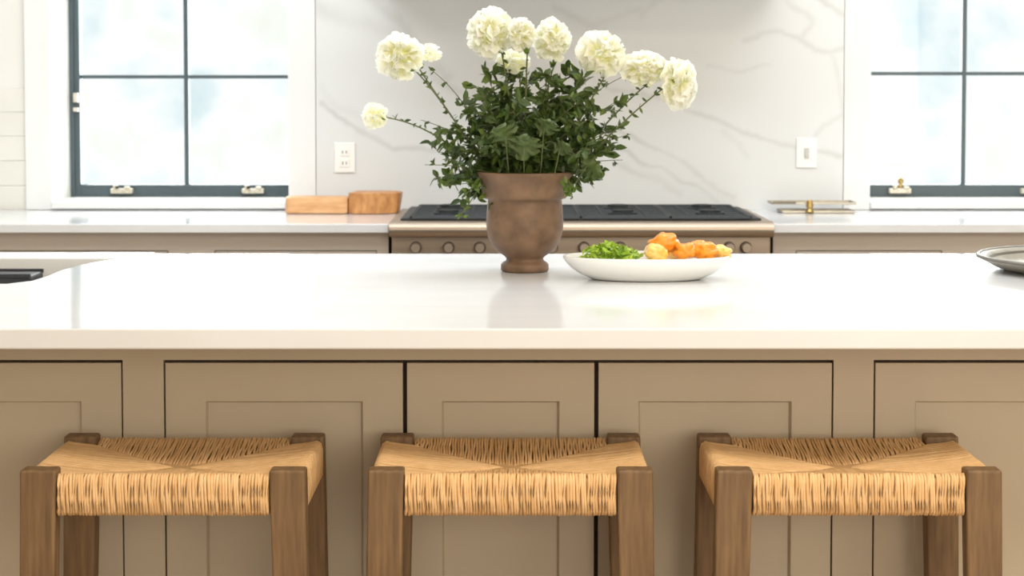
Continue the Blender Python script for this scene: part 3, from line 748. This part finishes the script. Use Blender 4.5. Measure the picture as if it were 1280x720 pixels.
chunk(900, 315, .024, .026, .015, 'yellow', 'pale yellow-orange fruit piece nearest the right rim of the dish', 5, .01)
chunk(846, 316, .022, .025, .018, 'yellow', 'small golden fruit piece wedged between the orange ones', 6, .04)
chunk(872, 309, .020, .022, .015, 'orange', 'small orange fruit piece on top of the right side of the heap', 7, .03)

# ------------------------------------------------------------------ stools
SY = 3.2; SW = .524; SD = .358; LG = .0665; LGY = .042; SH = .659
def leg_mb(sx, sy):
    mb = MB(); x = sx * (SW / 2); xi = sx * (SW / 2 - LG); y = sy * (SD / 2); yi = sy * (SD / 2 - LGY); sp = .012 * sx
    vs = []
    for z, k, tp in ((0, 1, .008), (.45, .32, .0015), (SH, 0, 0)):
        o = sp * k * .9
        vs += [(x + o, y, z), (xi + o + sx * tp, y, z), (xi + o + sx * tp, yi + sy * tp, z), (x + o, yi + sy * tp, z)]
    fs = [(0, 3, 2, 1), (8, 9, 10, 11)]
    for r in range(2):
        for i in range(4): j = (i + 1) % 4; fs.append((4 * r + i, 4 * r + j, 4 * r + 4 + j, 4 * r + 4 + i))
    return mb.add(vs, fs)
def make_stool(label):
    t = thing('woven_stool', label, 'stool', (0, 0, 0), 'counter stools at the island')
    for sx, sy in ((-1, -1), (1, -1), (-1, 1), (1, 1)): leg_mb(sx, sy).build('leg', M['oak'], t, bevel=.005, segs=3)
    for z, yy in ((.20, -1), (.20, 1)):
        MB().box(-SW / 2 + .05, SW / 2 - .05, yy * (SD / 2 - .021) - .010, yy * (SD / 2 - .021) + .010, z, z + .035).build('stretcher', M['oak'], t, bevel=.003)
    for sx in (-1, 1):
        MB().box(sx * (SW / 2 - .033) - .012, sx * (SW / 2 - .033) + .012, -SD / 2 + .05, SD / 2 - .05, .27, .305).build('stretcher', M['oak'], t, bevel=.003)
    # seat
    r_ = random.Random(3); s_ = MB(); cr = .0032
    a, b = SW / 2 - .004, SD / 2 - .004            # outer faces of the wrapped rails
    ia, ib = SW / 2 - LG - .001, SD / 2 - LGY - .001  # inner edges of the legs
    zT, zB = .6485, .5755
    def zs_(x, y):
        m_ = max(abs(x) / a, abs(y) / b); return zT - .023 * (1 - m_ ** 1.5)
    def cordpath(outer, u, ufun, n_):
        # outer: distance to the outside face, u: seam distance; path from under the rail, up the face, over the edge, inwards
        pts = [(outer - .030, zB + .001), (outer - .006, zB), (outer, zB + .006), (outer + .0006, zB + .03), (outer + .0004, zT - .016), (outer - .0025, zT - .004), (outer - .009, zT)]
        for i in range(1, n_ + 1):
            f_ = i / n_; d_ = (outer - .009) * (1 - f_) + u * f_
            pts.append((d_, None))
        return pts
    nF = 72
    for sy in (-1, 1):
        for i in range(nF):
            x = -ia + 2 * ia * (i + .5) / nF; u = ib * abs(x) / ia
            u = max(u, .001); x += r_.uniform(-.0006, .0006); rr_ = cr * (.84 if sy > 0 else 1) * r_.uniform(.88, 1.06); zj = r_.uniform(-.0014, .0010) if sy > 0 else r_.uniform(-.0006, .0008)  # thinner rear cords let the painted shade below show through
            ph = r_.uniform(0, 6); P = []
            path = cordpath(b, u, None, 7)
            for k, (d_, z) in enumerate(path):
                if z is None: z = zs_(x, d_)
                if k == len(path) - 1: z -= .004
                P.append((x + .0010 * math.sin(k * .9 + ph), sy * d_, z + zj))
            s_.tube(P, rr_, 6)
    nS = 50
    for sx in (-1, 1):
        for i in range(nS):
            y = -ib + 2 * ib * (i + .5) / nS; u = ia * abs(y) / ib
            u = max(u, .002); rr_ = cr * r_.uniform(.92, 1.04); ph = r_.uniform(0, 6); zj = r_.uniform(-.0004, .0006); P = []
            path = cordpath(a, u, None, 8)
            for k, (d_, z) in enumerate(path):
                if z is None: z = zs_(d_, y)
                if k == len(path) - 1: z -= .004
                P.append((sx * d_, y + .0007 * math.sin(k * .9 + ph), z + zj))
            s_.tube(P, rr_, 6)
    s_.build('woven_seat', M['cord'], t, smooth=True)
    # rails and core under the cords
    c_ = MB()
    c_.box(-ia, ia, -b + .0018, -b + .030, zB + .004, zT - .006); c_.box(-ia, ia, b - .030, b - .004, zB + .004, zT - .006)
    c_.box(-a + .004, -a + .030, -ib, ib, zB + .004, zT - .006); c_.box(a - .030, a - .004, -ib, ib, zB + .004, zT - .006)
    c_.box(-a + .03, a - .03, -ib, ib, zB + .02, zT - .022)
    c_.build('seat_core', M['underseat'], t)
    MB().box(-ia, ia, -b + .031, b - .010, zB + .021, zT - .030).add([(-ia, b - .012, zT - .007), (ia, b - .012, zT - .007), (0, 0, zT - .032), (-ia, ib, zT - .0125), (ia, ib, zT - .0125)], [(0, 1, 4, 3), (3, 4, 2)]).build('seat_shade_sheet', M['rear_shade'], t)  # dark sheet under the rear cords, painted-in shade
    return t
s0 = make_stool('woven cord counter stool with oak legs, leftmost of the three')
def copy_tree(o):
    r = o.copy(); C.objects.link(r)
    for ch in list(o.children):
        c_ = ch.copy(); C.objects.link(c_); c_.parent = r
    return r
cxs = [((22.5 + 383) / 2, 's'), (638, 'm'), ((898.5 + 1251) / 2, 'r')]
labs = [None, 'woven cord counter stool with oak legs, the middle one in front of the urn', 'woven cord counter stool with oak legs, rightmost of the three']
for i, (px, _) in enumerate(cxs):
    st = s0 if i == 0 else copy_tree(s0)
    st.location = (W(px, 590, SY).x, SY + SD / 2, 0)
    if i: st['label'] = labs[i]
